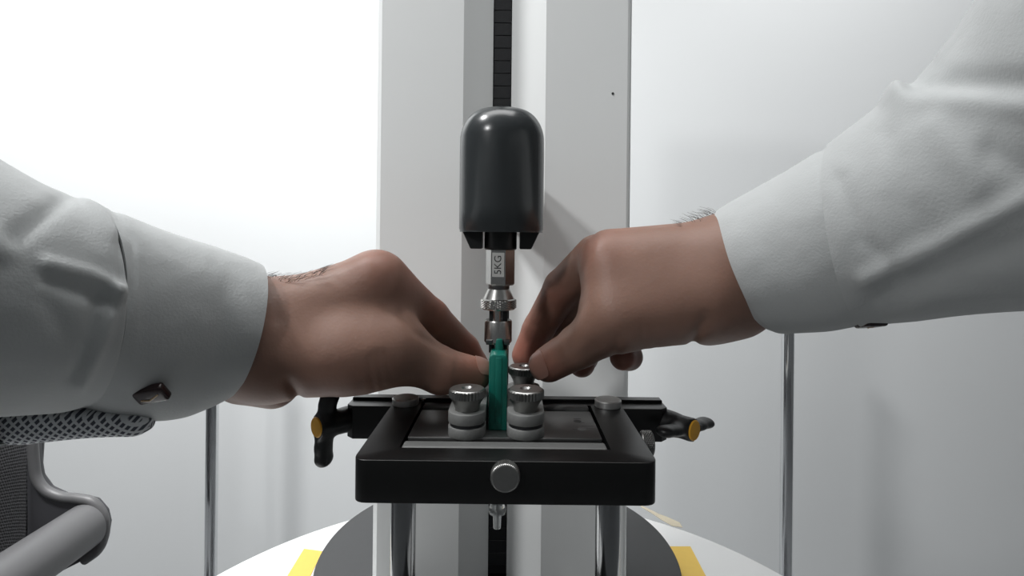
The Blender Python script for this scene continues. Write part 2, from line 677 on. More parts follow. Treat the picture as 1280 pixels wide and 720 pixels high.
# plan of the column: flat wings, a shallow vee with the slot at its bottom
sx = -0.0095
plan = [(CX - hw, CY + 0.004), (CX - hw + 0.004, CY), (sx - 0.0305, CY), (sx - 0.0285, CY + 0.0012), (sx - 0.0077, CY + 0.020),
        (sx - 0.0077, CY + 0.040), (sx + 0.0077, CY + 0.040), (sx + 0.0077, CY + 0.020), (sx + 0.0330, CY + 0.0012), (sx + 0.0350, CY),
        (CX + hw + 0.0005, CY), (CX + hw + 0.0025, CY + 0.0008), (CX + hw + 0.004, CY + 0.003), (CX + hw + 0.004, CY + 0.12), (CX - hw, CY + 0.12)]
CTOP = CAM.z + 0.42
CBOT = CAM.z - 0.286
col_ = obj('column', prism(plan, CBOT, CTOP), MACHINE, mach, sharp=20)
obj('slot_liner', box(sx - 0.0077, sx + 0.0077, CY + 0.0225, CY + 0.0395, CBOT + 0.004, CTOP - 0.004), SLOT, col_)
# stacked ridges of the bellows that closes the slot
bel = []
for i in range(66):
    z = CBOT + 0.012 + i * 0.0105
    if z < CTOP - 0.012:
        bel.append(box(sx - 0.0072, sx + 0.0072, CY + 0.0212, CY + 0.0228, z, z + 0.0101, 0.0003, 1))
tag(obj('slot_bellows', merge(*bel), SLOT, col_), kind='stuff')
mk = at(766, 117, CY)
obj('screw_mark', lathe([(0.0011, -0.0004), (0.0011, 0.0002), (0, 0.0003)], (mk.x, CY, mk.z), (0, -1, 0), n=12), DARKSTEEL, col_)
obj('column_cap', box(CX - hw - 0.002, CX + hw + 0.002, CY - 0.002, CY + 0.122, CTOP, CTOP + 0.012, 0.003), RUBBER, mach)
# base housing on feet
obj('base', box(CX - 0.092, CX + 0.092, 0.175, CY + 0.11, BZ + 0.006, CBOT + 0.002, 0.006), RUBBER, mach)
for fx in (-0.075, 0.075):
    obj('foot', lathe([(0.014, TZ), (0.014, TZ + 0.02), (0.009, TZ + 0.024), (0.009, BZ + 0.008)], (CX + fx, 0.20, 0), n=24), RUB, mach)
    obj('foot', lathe([(0.014, BZ), (0.014, BZ + 0.004), (0.010, BZ + 0.008)], (CX + fx, CY + 0.08, 0), n=24), RUB, mach)

# load cell on its arm
LD = 0.312
la = at(627.3, 215, LD)
LX = la.x
ztop = at(627, 138.5, LD).z
zbot = at(627, 290, LD - 0.02).z
lr = 52.5 / F * LD
arm = obj('arm', box(sx - 0.0060, sx + 0.0160, LD, CY + 0.03, zbot + 0.014, ztop - 0.016, 0.003), RUBBER, mach)
H = ztop - zbot
prof = [(0, 0), (lr * 0.985, 0), (lr * 0.985, 0.0012), (lr, 0.0016)]
prof += [(lr, H * q) for q in (0.2, 0.4, 0.55, 0.66)]
cr = 0.0180
for i in range(1, 13):
    a = i / 12 * math.pi / 2
    prof.append((lr - 0.0135 * (1 - math.cos(a)), H - cr + cr * math.sin(a)))
prof.append((0, H))
cover = obj('load_cell_cover', lathe(prof, (LX, LD, zbot), n=96), COVER, mach, sharp=50)
# underside: a round boss and two tapered lugs
boss_h = 22.5 / F * (LD - 0.008)
obj('boss', lathe([(0.0083, -boss_h), (0.0090, -boss_h + 0.0007), (0.0090, 0.001)], (LX - 0.0003, LD, zbot), n=40), RUBBER, cover)
for s_ in (-1, 1):
    x_in, x_out0, x_out1 = 0.0103, 0.0214, 0.0166
    poly = [(LX + s_ * x_in, zbot + 0.001), (LX + s_ * x_out0, zbot + 0.001), (LX + s_ * x_out1, zbot - 0.0092), (LX + s_ * x_in, zbot - 0.0092)]
    obj('lug', prism(poly, LD - 0.007, LD + 0.007, 0.0004, 1, axis='Y'), RUBBER, cover)

# probe chain below the load cell
PXm = at(623.0, 400, LD).x
zz = lambda v: at(623, v, LD - 0.004).z
z_a, z_b, z_c, z_d, z_e, z_f, z_g, z_h = [zz(v) for v in (309, 357, 362, 374, 387.5, 401, 430, 442)]
px_mm = (LD - 0.004) / F
hexr = 17.8 * px_mm
adapter = obj('probe_adapter', lathe([(hexr * 0.93, 0), (hexr * 1.03, 0.0009), (hexr * 1.03, z_a - z_b - 0.0008), (hexr * 0.95, z_a - z_b)],
                                     (PXm + 0.0007, LD, z_b), n=6, rot=R(22)), STEEL, mach, sharp=20)
# the facet that carries the label
X_, Y_, A_ = frame_of((0, 0, 1))
best = None
for i in range(6):
    t_ = 2 * math.pi * (i + 0.5) / 6 + R(22)
    nrm = X_ * math.cos(t_) + Y_ * math.sin(t_)
    if best is None or nrm.y < best.y:
        best = nrm
apo = hexr * 1.03 * math.cos(math.pi / 6)
lc = V(PXm + 0.0007, LD, (z_a + z_b) / 2 + 0.0010) + best * (apo + 0.00005)
tg = Vector((0, 0, 1)).cross(best).normalized()       # to the viewer's right
if tg.x < 0:
    tg = -tg
lw, lh = 0.0033, 0.0066
vs = []
for dn in (0, 0.00018):
    for a, b in ((-1, -1), (1, -1), (1, 1), (-1, 1)):
        vs.append(lc + best * dn + tg * (a * lw) + Vector((0, 0, 1)) * (b * lh))
lab = obj('label', (vs, [(0, 1, 2, 3), (4, 5, 6, 7), (0, 1, 5, 4), (1, 2, 6, 5), (2, 3, 7, 6), (3, 0, 4, 7)]), LABEL, adapter)
lab['label'] = 'white label reading 5KG'
tc = bpy.data.curves.new('lettering', 'FONT')
tc.body = '5KG'
tc.size = 0.0056
tc.align_x = 'CENTER'
tc.align_y = 'CENTER'
tc.extrude = 0.00004
to = bpy.data.objects.new('lettering_source', tc)
COL.objects.link(to)
bpy.context.view_layer.update()
tm = bpy.data.meshes.new_from_object(to.evaluated_get(bpy.context.evaluated_depsgraph_get()))
bpy.data.objects.remove(to)
# text x runs upward, text y runs to the left
tv = [lc + best * (0.00022 + v.co.z) + Vector((0, 0, 1)) * v.co.x - tg * v.co.y for v in tm.vertices]
tf = [tuple(p.vertices) for p in tm.polygons]
lt = obj('lettering', (tv, tf), INK, adapter)
lt['label'] = 'black lettering 5KG'

cone_r0, cone_r1 = 13.6 * px_mm, 19.5 * px_mm
kr = 21.6 * px_mm
obj('neck', lathe([(cone_r0, z_c - 0.0006), (cone_r0, z_b + 0.0005)], (PXm, LD, 0), n=40), DARKSTEEL, mach)
prof = [(0.003, z_e), (kr * 0.93, z_e), (kr, z_e + 0.0007)]
nr = 14
for i in range(nr + 1):
    prof.append((kr - 0.0002, z_e + 0.0008 + (z_d - z_e - 0.0014) * i / nr, 0.0009))
prof += [(kr, z_d - 0.0005), (cone_r1, z_d), (cone_r0 * 1.02, z_c), (cone_r0 * 0.98, z_c + 0.0002)]
obj('knurled_collar', lathe(prof, (PXm, LD, 0), n=96), STEEL, mach, sharp=20)
obj('stem', lathe([(5.0 * px_mm, z_f - 0.001), (5.0 * px_mm, z_e + 0.001)], (PXm - 0.0006, LD - 0.0045, 0), n=24), STEEL, mach)
for s_ in (-1, 1):
    obj('guide', box(PXm + s_ * 0.0037 - 0.0014, PXm + s_ * 0.0037 + 0.0014, LD - 0.002, LD + 0.003, z_h if s_ < 0 else z_h + 0.001, z_e + 0.001, 0.0003), RUBBER, mach)
cr_ = 17.4 * px_mm
obj('clamp_cup', lathe([(0, z_g + 0.004), (0.0055, z_g + 0.004), (0.0055, z_g), (cr_ * 0.90, z_g), (cr_, z_g + 0.0010), (cr_, z_f - 0.0008), (cr_ * 0.95, z_f), (0, z_f)],
                       (PXm - 0.0001, LD, 0), n=56), STEEL, mach)
for s_ in (-1, 1):
    obj('cup_notch', box(PXm + s_ * 0.0048 - 0.0016, PXm + s_ * 0.0048 + 0.0016, LD - cr_ - 0.0003, LD - 0.002, z_g + 0.0002, z_g + 0.0028, 0.0003), DARKSTEEL, mach)

# ---------------------------------------------------------------- platform with clamps
PZ = CAM.z - 0.1007          # its top face
PB = CAM.z - 0.1200          # its underside
PX = -0.0002                 # centre (before the roll of the camera)
plat = empty('test_platform', (PX, 0.32, CBOT), 'black test platform with steel plate on two chrome legs', 'platform')
x0, x1 = at(440, 604, 0.25).x, at(823, 604, 0.25).x
cx0, cx1 = at(436, 520, 0.335).x, at(832, 520, 0.335).x
body_poly = [(x0, 0.250), (x1, 0.250), (x1, 0.3285), (cx1 - 0.004, 0.3285), (cx1, 0.3325), (cx1, 0.3445), (cx0, 0.3445), (cx0, 0.3325), (cx0 + 0.004, 0.3285), (x0, 0.3285)]


def rounded(poly, idxs, r, n=5):
    out = []
    N = len(poly)
    for i, p in enumerate(poly):
        if i not in idxs:
            out.append(p)
            continue
        a, b, c = Vector(poly[i - 1]), Vector(p), Vector(poly[(i + 1) % N])
        da, dc = (a - b).normalized(), (c - b).normalized()
        s, e = b + da * r, b + dc * r
        for k in range(n + 1):
            q = k / n
            out.append(tuple(s * (1 - q) ** 2 + b * 2 * q * (1 - q) + e * q ** 2))
    return out


# recess for the plate is an opening in the top: the body is built as four sides round a floor
rx0, rx1 = at(500.5, 557, 0.2685).x, at(762, 557, 0.2685).x
ry0, ry1 = 0.2650, 0.3345


def platform_mesh():
    bm = bmesh.new()
    outer = rounded(body_poly, {0, 1}, 0.0065)
    inner = [(rx0, ry0), (rx1, ry0), (rx1, ry1), (rx0, ry1)]
    ob = [bm.verts.new((p[0], p[1], PB)) for p in outer]
    ot = [bm.verts.new((p[0], p[1], PZ)) for p in outer]
    it = [bm.verts.new((p[0], p[1], PZ)) for p in inner]
    ib = [bm.verts.new((p[0], p[1], PZ - 0.005)) for p in inner]
    n = len(outer)
    bm.faces.new(ob[::-1])
    side_edges = []
    for i in range(n):
        bm.faces.new((ob[i], ob[(i + 1) % n], ot[(i + 1) % n], ot[i]))
    for i in range(4):
        bm.faces.new((it[i], it[(i + 1) % 4], ib[(i + 1) % 4], ib[i]))
    bm.faces.new(ib)
    edges = [bm.edges.get((ot[i], ot[(i + 1) % n])) for i in range(n)] + [bm.edges.get((it[i], it[(i + 1) % 4])) for i in range(4)]
    bmesh.ops.triangle_fill(bm, use_beauty=True, use_dissolve=False, edges=edges)
    bmesh.ops.recalc_face_normals(bm, faces=bm.faces)
    es = [bm.edges.get((ot[i], ot[(i + 1) % n])) for i in range(n)] + [bm.edges.get((ob[i], ob[(i + 1) % n])) for i in range(n)]
    bmesh.ops.bevel(bm, geom=[e for e in es if e], offset=0.0022, segments=3, profile=0.5, affect='EDGES', clamp_overlap=True)
    return bm_out(bm)


body = obj('body', platform_mesh(), BLACK, plat, sharp=40)
# bottom corners are rounded on the face: handled by the bevel; thin cover strip along the crossbar
obj('rear_strip', box(cx0 + 0.0006, cx1 - 0.0006, 0.3405, 0.3475, PZ - 0.001, PZ + 0.0017, 0.0004, 1), BLACK, plat)
# bars and plate in the recess
obj('front_bar', box(rx0 + 0.0010, rx1 - 0.0014, ry0 + 0.0003, ry0 + 0.0086, PZ - 0.0048, PZ + 0.0004, 0.0012, 3), BAR, plat)
obj('back_bar', box(rx0 + 0.0010, rx1 - 0.0016, ry1 - 0.0066, ry1 - 0.0003, PZ - 0.0048, PZ + 0.0004, 0.0012, 3), BAR, plat)
plate = obj('steel_plate', box(rx0 + 0.0012, rx1 - 0.0016, ry0 + 0.0152, ry1 - 0.0105, PZ - 0.0048, PZ - 0.0003, 0.0006, 2), PLATE, plat)
# etched marks near the end of the plate
et = []
ex, ey = at(727, 530, 0.30).x, 0.300
zt = PZ - 0.0003
for (dx, dy, rr) in ((-0.0015, 0.0065, 0.0022), (-0.0005, -0.0062, 0.0024)):
    et.append(lathe([(rr, 0.00002), (rr, 0.00006), (0, 0.00007)], (ex + dx, ey + dy, zt), n=18))
for (dx, dy, wx, wy) in ((0.003, -0.0012, 0.0062, 0.0005), (0.004, -0.0052, 0.0060, 0.0004), (-0.0012, 0.0105, 0.0042, 0.0005), (0.0005, 0.0042, 0.0030, 0.0005), (-0.004, -0.0062, 0.003, 0.0004)):
    et.append(box(ex + dx - wx / 2, ex + dx + wx / 2, ey + dy - wy / 2, ey + dy + wy / 2, zt + 0.00002, zt + 0.00006))
tag(obj('etched_mark', merge(*et), ETCH, plate), 'faint dark etched mark')
# legs and their bolts
for u in (507.0, 760.0):
    p = at(u, 500, 0.3335)
    obj('leg', lathe([(0.0073, CBOT + 0.001), (0.0073, PB + 0.001)], (p.x, 0.330, 0), n=40), LEG, plat)
    obj('bolt', lathe([(0.0074, PZ - 0.0002), (0.0079, PZ + 0.0003), (0.0079, PZ + 0.0036), (0.0074, PZ + 0.0042), (0, PZ + 0.0042)], (p.x, 0.3335, 0), n=40), BOLT, plat)
bs = at(493, 506, 0.325)
obj('set_screw', lathe([(0.0016, PZ - 0.0004), (0.0016, PZ + 0.0005), (0.0009, PZ + 0.0008), (0, PZ + 0.0008)], (at(529, 501, 0.338).x, 0.3380, 0.0012), n=16), STEEL, plat)


def knob_profile(r0, h, band, amp, style='d', rows=6, dome=0.0004):
    """flat knurled thumb wheel along +axis"""
    p = [(r0 * 0.45, 0), (r0 * 0.92, 0.0002), (r0, 0.0008)]
    for i in range(rows + 1):
        p.append((r0, 0.0009 + (band - 0.0014) * i / rows, amp, style))
    p += [(r0 * 0.97, band), (r0 * 0.90, band + dome * 0.5), (0, band + dome)]
    return p


# thumb wheel on the front face and one on the side
ft = at(631.5, 599, 0.244)
obj('thumb_wheel', lathe(knob_profile(0.0062, 0, 0.0060, 0.00035, 's', 3), (ft.x, 0.2505, ft.z), (0, -1, 0), n=96), KNURL, plat, sharp=10)
sd = at(818, 548, 0.292)
obj('thumb_wheel', lathe(knob_profile(0.0059, 0, 0.0062, 0.0007, 'd', 16), (x1 + 0.0008, 0.2890, sd.z - 0.0015), (1, 0, 0), n=80), KNURL, plat, sharp=20)


# wing handles at both ends of the crossbar
def wing_handle(start, side, wing_dir, length, reach, tk):
    S = Vector(start)
    A = Vector((side * math.sin(R(42)), -math.cos(R(42)), 0))
    E = S + A * length
    Wd = Vector(wing_dir)
    Wd = (Wd - A * Wd.dot(A)).normalized()
    C = S + A * (length - 0.0055)
    a, b = C - Wd * reach[0] - A * 0.001, C + Wd * reach[1] - A * 0.001

    def fn(P):
        d = round_cone(P, S - A * 0.002, S + A * 0.004, 0.0074, 0.0068)
        d = smin(d, round_cone(P, S, E - A * 0.0012, 0.0064, 0.0067), 0.003)
        T = np.array(A.cross(Wd).normalized(), np.float32)
        P0 = P
        P = P + ((P - np.array(C, np.float32)) @ T)[..., None] * T * tk
        d = smin(d, round_cone(P, C, C - Wd * 0.013, 0.0060, 0.0050), 0.004)
        d = smin(d, round_cone(P, C, C + Wd * 0.013, 0.0060, 0.0050), 0.004)
        d = smin(d, round_cone(P, C - Wd * 0.013, a, 0.0048, 0.0058), 0.003)
        d = smin(d, round_cone(P, C + Wd * 0.013, b, 0.0048, 0.0058), 0.003)
        P = P0
        # flat outer end
        n_ = np.array(A, np.float32)
        return np.maximum(d, (P - np.array(E, np.float32)) @ n_)
    pts = np.array([tuple(q) for q in (S - A * 0.003, E, a, b)])
    h = obj('wing_handle', surface_net(fn, pts.min(0) - 0.009, pts.max(0) + 0.009, 0.0008, 1), RUBBER, plat, sharp=60)
    obj('end_cap', lathe([(0.0057, -0.0006), (0.0059, 0.0002), (0.0054, 0.0008), (0, 0.0012)], E, A, n=32), YELLOW_CAP, h)['label'] = 'yellow end cap'


hl, hr_ = at(396, 534, 0.3204), at(867.5, 538, 0.3204)
Lh = 0.0185
wing_handle((hl.x + math.sin(R(42)) * Lh, hl.y + math.cos(R(42)) * Lh, hl.z), -1, (0.24, 0.02, 1.0), Lh, (0.0205, 0.0165), 0.40)
wing_handle((hr_.x - math.sin(R(42)) * Lh, hr_.y + math.cos(R(42)) * Lh, hr_.z), 1, (0.74, 0.67, -0.10), Lh, (0.0185, 0.0240), 0.75)

# clamp blocks with thumb screws, two to a block
BT = CAM.z - 0.0885
kprof = [(0.0, 0.0), (0.0058, 0.0), (0.0061, 0.0006), (0.0062, 0.0016), (0.0066, 0.0030), (0.0074, 0.0046), (0.0082, 0.0058), (0.0086, 0.0066)]
for i in range(4):
    kprof.append((0.0086, 0.0070 + 0.0034 * i / 3, 0.0007, 's'))
kprof += [(0.0087, 0.0108), (0.0082, 0.0112), (0.0030, 0.0113), (0.0022, 0.0104), (0, 0.0104)]
for bu in (583.7, 657.0):
    bx_ = at(bu, 520, 0.285).x
    ys = (0.2850, 0.3345)

    def stadium(r, n=14):
        out = []
        for i in range(n + 1):
            a = math.pi + math.pi * i / n
            out.append((bx_ + r * math.cos(a), ys[0] + r * math.sin(a)))
        for i in range(n + 1):
            a = math.pi * i / n
            out.append((bx_ + r * math.cos(a), ys[1] + r * math.sin(a) * 0.75))
        return out
    zb = PZ - 0.0004
    blk = obj('clamp_block', prism(stadium(0.0095), zb, zb + 0.0052, 0.0006, 2), ALU, plat)
    obj('gap_washer', prism(stadium(0.0085), zb + 0.0050, zb + 0.0070), SLOT, blk)
    obj('upper_jaw', prism(stadium(0.0095), zb + 0.0068, BT, 0.0007, 2), ALU, blk)
    for yy in ys:
        sc_ = obj('thumb_screw', lathe(kprof, (bx_, yy, BT - 0.0002), n=64), KNURL, blk, sharp=14)

# clear nozzle hanging under the platform
nz = at(621.5, 645, 0.300)
obj('nozzle', lathe([(0.0010, nz.z - 0.0065), (0.0020, nz.z - 0.0063), (0.0023, nz.z + 0.0008), (0.0044, nz.z + 0.0018), (0.0047, nz.z + 0.0030), (0.0047, nz.z + 0.0046),
                     (0.0040, nz.z + 0.0056), (0.0036, PB + 0.001)], (nz.x, 0.300, 0), n=32), CLEAR, plat)['label'] = 'clear plastic nozzle'

# ---------------------------------------------------------------- green specimen held in the clamp
gx = at(622.3, 480, 0.290).x
g = empty('specimen', (gx, 0.30, PZ), 'upright green plastic specimen gripped between the clamp blocks', 'specimen')
gt = at(622, 444, 0.290).z
pg = [(-0.0047, PZ - 0.0003), (0.0049, PZ - 0.0003), (0.0049, gt - 0.0022), (0.0042, gt - 0.0006), (0.0028, gt), (-0.0030, gt), (-0.0042, gt - 0.0006), (-0.0047, gt - 0.0022)]
pg = [(gx + a, b) for a, b in pg]
obj('body', prism(pg, 0.2905, 0.3240, 0.0009, 2, axis='Y'), GREEN, g)
nk = at(622, 424, 0.303).z
pr_ = [(-0.0026, PZ + 0.004), (0.0022, PZ + 0.004), (0.0022, gt), (0.0016, nk), (-0.0018, nk), (-0.0024, gt)]
obj('rib', prism([(gx + a + 0.0004, b) for a, b in pr_], 0.3025, 0.3180, 0.0007, 2, axis='Y'), GREEN, g)
obj('front_ridge', prism([(gx + a, b) for a, b in ((-0.0012, PZ + 0.003), (0.0020, PZ + 0.003), (0.0020, gt - 0.0015), (-0.0012, gt - 0.0015))], 0.2901, 0.2915, 0.0003, 2, axis='Y'), GREEN, g)

# ---------------------------------------------------------------- office chair
ch = empty('office_chair', (-0.83, 0.60, 0), 'grey office chair with netted back and tubular armrest', 'chair')
CHD = 0.78
# netted back: a gently bowed panel with thickness
vs, fs = [], []
bxr = at(33, 600, CHD + 0.02).x
bxl = -0.83 - (bxr + 0.83)
nx_, nz_ = 14, 16
for side in (0, 0.006):
    for j in range(nz_ + 1):
        for i in range(nx_ + 1):
            q, s = i / nx_, j / nz_
            z = 0.52 + 0.50 * s
            vs.append(V(bxl + (bxr - bxl) * q, CHD + 0.02 + 0.05 * (1 - (2 * q - 1) ** 2) + 0.06 * max(0, s - 0.5) + side, z))
M = (nx_ + 1) * (nz_ + 1)
for j in range(nz_):
    for i in range(nx_):
        a = j * (nx_ + 1) + i
        fs.append((a, a + 1, a + nx_ + 2, a + nx_ + 1))
        fs.append((M + a, M + a + nx_ + 1, M + a + nx_ + 2, M + a + 1))
rim = [j * (nx_ + 1) for j in range(nz_ + 1)], [j * (nx_ + 1) + nx_ for j in range(nz_ + 1)], list(range(nx_ + 1)), [nz_ * (nx_ + 1) + i for i in range(nx_ + 1)]
for rl in rim:
    for a, b in zip(rl, rl[1:]):
        fs.append((a, b, b + M, a + M))
obj('back_netting', (vs, fs), NET, ch)
# rim tube round the netting
loop = [(bxl, 0.52), (bxl, 0.98), (bxl + 0.04, 1.02), (bxr - 0.04, 1.02), (bxr, 0.98), (bxr, 0.52)]


def back_y(x, z):
    q = (x - bxl) / (bxr - bxl)
    s = (z - 0.52) / 0.5
    return CHD + 0.022 + 0.05 * (1 - (2 * q - 1) ** 2) + 0.06 * max(0, s - 0.5)


lp = spline([(x, back_y(x, z), z) for x, z in loop], 60)
obj('back_frame', tube([tuple(p) for p in lp], 0.008, 12), CHAIRDARK, ch)
for sgn in (1, -1):
    # bracket that sweeps from the back frame to the arm, and the arm tube running forward
    pix = [(37, 556), (44, 552), (45.5, 575), (49, 596), (60, 611), (78, 619), (100, 621.5), (118, 626), (130, 640), (133.5, 655), (131, 672), (124, 686), (108, 698), (80, 712), (44, 720), (38, 690)]
    poly = []
    for u, v in pix:
        p = at(u, v, CHD)
        poly.append((-0.83 + sgn * (p.x + 0.83), p.z))
    br = obj('arm_bracket', prism(poly, CHD - 0.006, CHD + 0.012, 0.003, 2, axis='Y'), CHAIRDARK, ch, sharp=40)
    rimp = spline([(x, CHD - 0.004, z) for x, z in poly[1:13]], 60)
    obj('bracket_rim', tube([tuple(p) for p in rimp], 0.0068, 12), CHAIRGREY, br)
    pa = at(103, 656.5, CHD - 0.015)
    axx = -0.83 + sgn * (pa.x + 0.83)
    r = 27.5 / F * CHD
    obj('armrest', lathe([(0, 0), (r * 0.92, 0), (r, 0.002), (r * 1.0, 0.02), (r * 1.0, 0.20), (r * 0.95, 0.25), (r * 0.75, 0.272), (r * 0.4, 0.284), (0, 0.288)], (axx, CHD - 0.010, pa.z - 0.004), (0, -1, 0), n=40),
        CHAIRGREY, ch, sharp=50)
    obj('arm_post', tube([(axx, CHD - 0.14, pa.z - 0.03), (axx, CHD - 0.14, 0.48), (axx - sgn * 0.06, CHD - 0.14, 0.43), (-0.83 + sgn * 0.15, CHD - 0.14, 0.425)], 0.014, 14), CHAIRDARK, ch)
obj('seat', box(-1.06, -0.60, CHD - 0.44, CHD + 0.01, 0.43, 0.49, 0.022, 4), CHAIRSEAT, ch)
obj('back_spine', tube([(-0.83, CHD + 0.09, 0.80), (-0.83, CHD + 0.095, 0.56), (-0.83, CHD + 0.06, 0.44), (-0.83, CHD - 0.10, 0.415)], 0.018, 14), CHAIRDARK, ch)
obj('gas_column', lathe([(0.028, 0.08), (0.028, 0.28), (0.02, 0.281), (0.02, 0.43)], (-0.83, CHD - 0.2, 0), n=24), CHROME, ch)
for k in range(5):
    a = R(72 * k + 20)
    e = V(-0.83 + 0.27 * math.cos(a), CHD - 0.2 + 0.27 * math.sin(a), 0.075)
    obj('base_spoke', tube([(-0.83, CHD - 0.2, 0.115), tuple(e)], [0.024, 0.014], 12), CHAIRGREY, ch)
    obj('castor', lathe([(0.012, -0.018), (0.027, -0.016), (0.027, 0.016), (0.012, 0.018)], (e.x, e.y, 0.027), (math.cos(a + 1.57), math.sin(a + 1.57), 0), n=20), RUB, ch)

# ---------------------------------------------------------------- the person: two forearms in a pale shirt
per = empty('person', (0, -0.05, 0), 'person in a pale grey shirt turning the clamp screws with both hands', 'person')


def W(p):
    return np.array(at(*p), np.float32)


def hand_mesh(palm, fingers, grooves, bumps, h=0.00125, kp=0.012):
    allp = []
    for a, b, ra, rb in palm:
        allp += [(W(a), ra), (W(b), rb)]
    for ch_, k in fingers:
        for p, r in ch_:
            allp.append((W(p), r))
    lo = np.min([p - r / 1000 for p, r in allp], 0) - 0.006
    hi = np.max([p + r / 1000 for p, r in allp], 0) + 0.006

    def fn(P):
        d = None
        for a, b, ra, rb in palm:
            q = round_cone(P, W(a), W(b), ra / 1000, rb / 1000)
            d = q if d is None else smin(d, q, kp)
        out = d.copy()
        for chain, k in fingers:
            f = None
            for (a, ra), (b, rb) in zip(chain, chain[1:]):
                q = round_cone(P, W(a), W(b), ra / 1000, rb / 1000)
                f = q if f is None else smin(f, q, 0.0025)
            out = np.minimum(out, smin(d, f, k))
        Q = P - np.array(CAM, np.float32)
        dd = Q @ np.array(FW, np.float32)
        uu = 640 + F * (Q @ np.array(RT, np.float32)) / dd
        vv = HOR - F * (Q @ np.array(UP, np.float32)) / dd
        for pts, r, depth, dmax in grooves:
            q = None
            for (ua, va), (ub, vb) in zip(pts, pts[1:]):
                hh = np.clip(((uu - ua) * (ub - ua) + (vv - va) * (vb - va)) / ((ub - ua) ** 2 + (vb - va) ** 2), 0, 1)
                e2 = (uu - ua - hh * (ub - ua)) ** 2 + (vv - va - hh * (vb - va)) ** 2
                q = e2 if q is None else np.minimum(q, e2)
            out = out + depth / 1000 * np.exp(-q * (dd / F / (r / 1000)) ** 2) * (dd < dmax)
        for p, r, amp in bumps:
            q2 = ((P - W(p)) ** 2).sum(-1)
            out = out - amp / 1000 * np.exp(-q2 / (r / 1000) ** 2)
        return out
    return surface_net(fn, lo, hi, h, 3)


def add_redness(o, org, spots):
    me = o.data
    n = len(me.vertices)
    co = np.empty(n * 3)
    me.vertices.foreach_get('co', co)
    co = co.reshape(-1, 3) + np.array(org)
    val = np.zeros(n)
    for p, r, a in spots:
        d2 = ((co - W(p)) ** 2).sum(1)
        val = np.maximum(val, a * np.exp(-d2 / (r / 1000) ** 2))
    at_ = me.attributes.new('redness', 'FLOAT', 'POINT')
    at_.data.foreach_set('value', val.astype(np.float32))


def nail(parent, p_in, p_tip, r_in, r_tip, facing, length, spread, over):
    """curved nail plate on the last joint of a finger"""
    a, b = Vector(W(p_in)), Vector(W(p_tip))
    t_ = (b - a).normalized()
    n_ = Vector(facing)
    n_ = (n_ - t_ * n_.dot(t_)).normalized()
    s_ = t_.cross(n_)
    L = (b - a).length
    vs, fs = [], []
    NS, NP = 9, 10
    for lay in (0.0, 0.0006):
        for i in range(NS + 1):
            q = i / NS
            dist = L + over / 1000 - length / 1000 * (1 - q)
            rr = (r_in + (r_tip - r_in) * min(1.0, dist / L)) / 1000
            if dist > L:
                rr = math.sqrt(max(1e-8, rr ** 2 - (dist - L) ** 2)) * 0.6 + rr * 0.4
            edge = math.sqrt(max(0.0, 1 - max(0, (0.35 - q) / 0.35) ** 2 * 0.85)) * math.sqrt(max(0.0, 1 - max(0, (q - 0.8) / 0.2) ** 2 * 0.45))
            for j in range(NP + 1):
                ph = R(spread) * edge * (2 * j / NP - 1)
                vs.append(a + t_ * dist + (n_ * math.cos(ph) + s_ * math.sin(ph)) * (rr - 0.0002 + lay))
    M_ = (NS + 1) * (NP + 1)
    for i in range(NS):
        for j in range(NP):
            k = i * (NP + 1) + j
            fs.append((k, k + 1, k + NP + 2, k + NP + 1))
            fs.append((M_ + k, M_ + k + NP + 1, M_ + k + NP + 2, M_ + k + 1))
    b1 = [i * (NP + 1) for i in range(NS + 1)]
    b2 = [i * (NP + 1) + NP for i in range(NS + 1)]
    for rl in (b1, b2, list(range(NP + 1)), [NS * (NP + 1) + j for j in range(NP + 1)]):
        for p, q in zip(rl, rl[1:]):
            fs.append((p, q, q + M_, p + M_))
    return obj('finger_nail', (vs, fs), NAIL, parent, sharp=60)


# --- left arm's hand
L_palm = [((190, 390, .262), (322, 412, .291), 26, 25.5),
          ((190, 408, .262), (322, 434, .291), 26, 25.5),
          ((345, 396, .297), (466, 354, .306), 17, 16.5),
          ((345, 415, .300), (470, 392, .308), 22, 20),
          ((345, 450, .286), (462, 442, .294), 20.5, 18.5),
          ((440, 440, .293), (492, 434, .299), 18, 15.5),
          ((345, 400, .315), (478, 366, .328), 17, 14),
          ((345, 425, .322), (478, 396, .343), 16, 13),
          ((340, 455, .322), (465, 430, .350), 15, 12),
          ((302, 474, .297), (343, 482, .312), 12, 12.5)]
L_f = [([((474, 353, .308), 16), ((538, 396, .332), 10.8), ((581, 436, .350), 9.0), ((599, 463, .3535), 8.2)], 0.008),
       ([((482, 366, .330), 13), ((546, 412, .356), 9.8), ((586, 452, .370), 8.6), ((598, 472, .368), 7.8)], 0.006),
       ([((480, 396, .345), 12), ((536, 432, .372), 9.4), ((556, 462, .366), 8.4), ((552, 470, .354), 7.8)], 0.006),
       ([((467, 430, .352), 11), ((508, 452, .372), 8.6), ((516, 466, .358), 7.8), ((508, 468, .350), 7.2)], 0.006),
       ([((494, 437, .299), 14.8), ((552, 463, .3085), 12.8), ((592, 468, .3155), 10.0)], 0.010)]
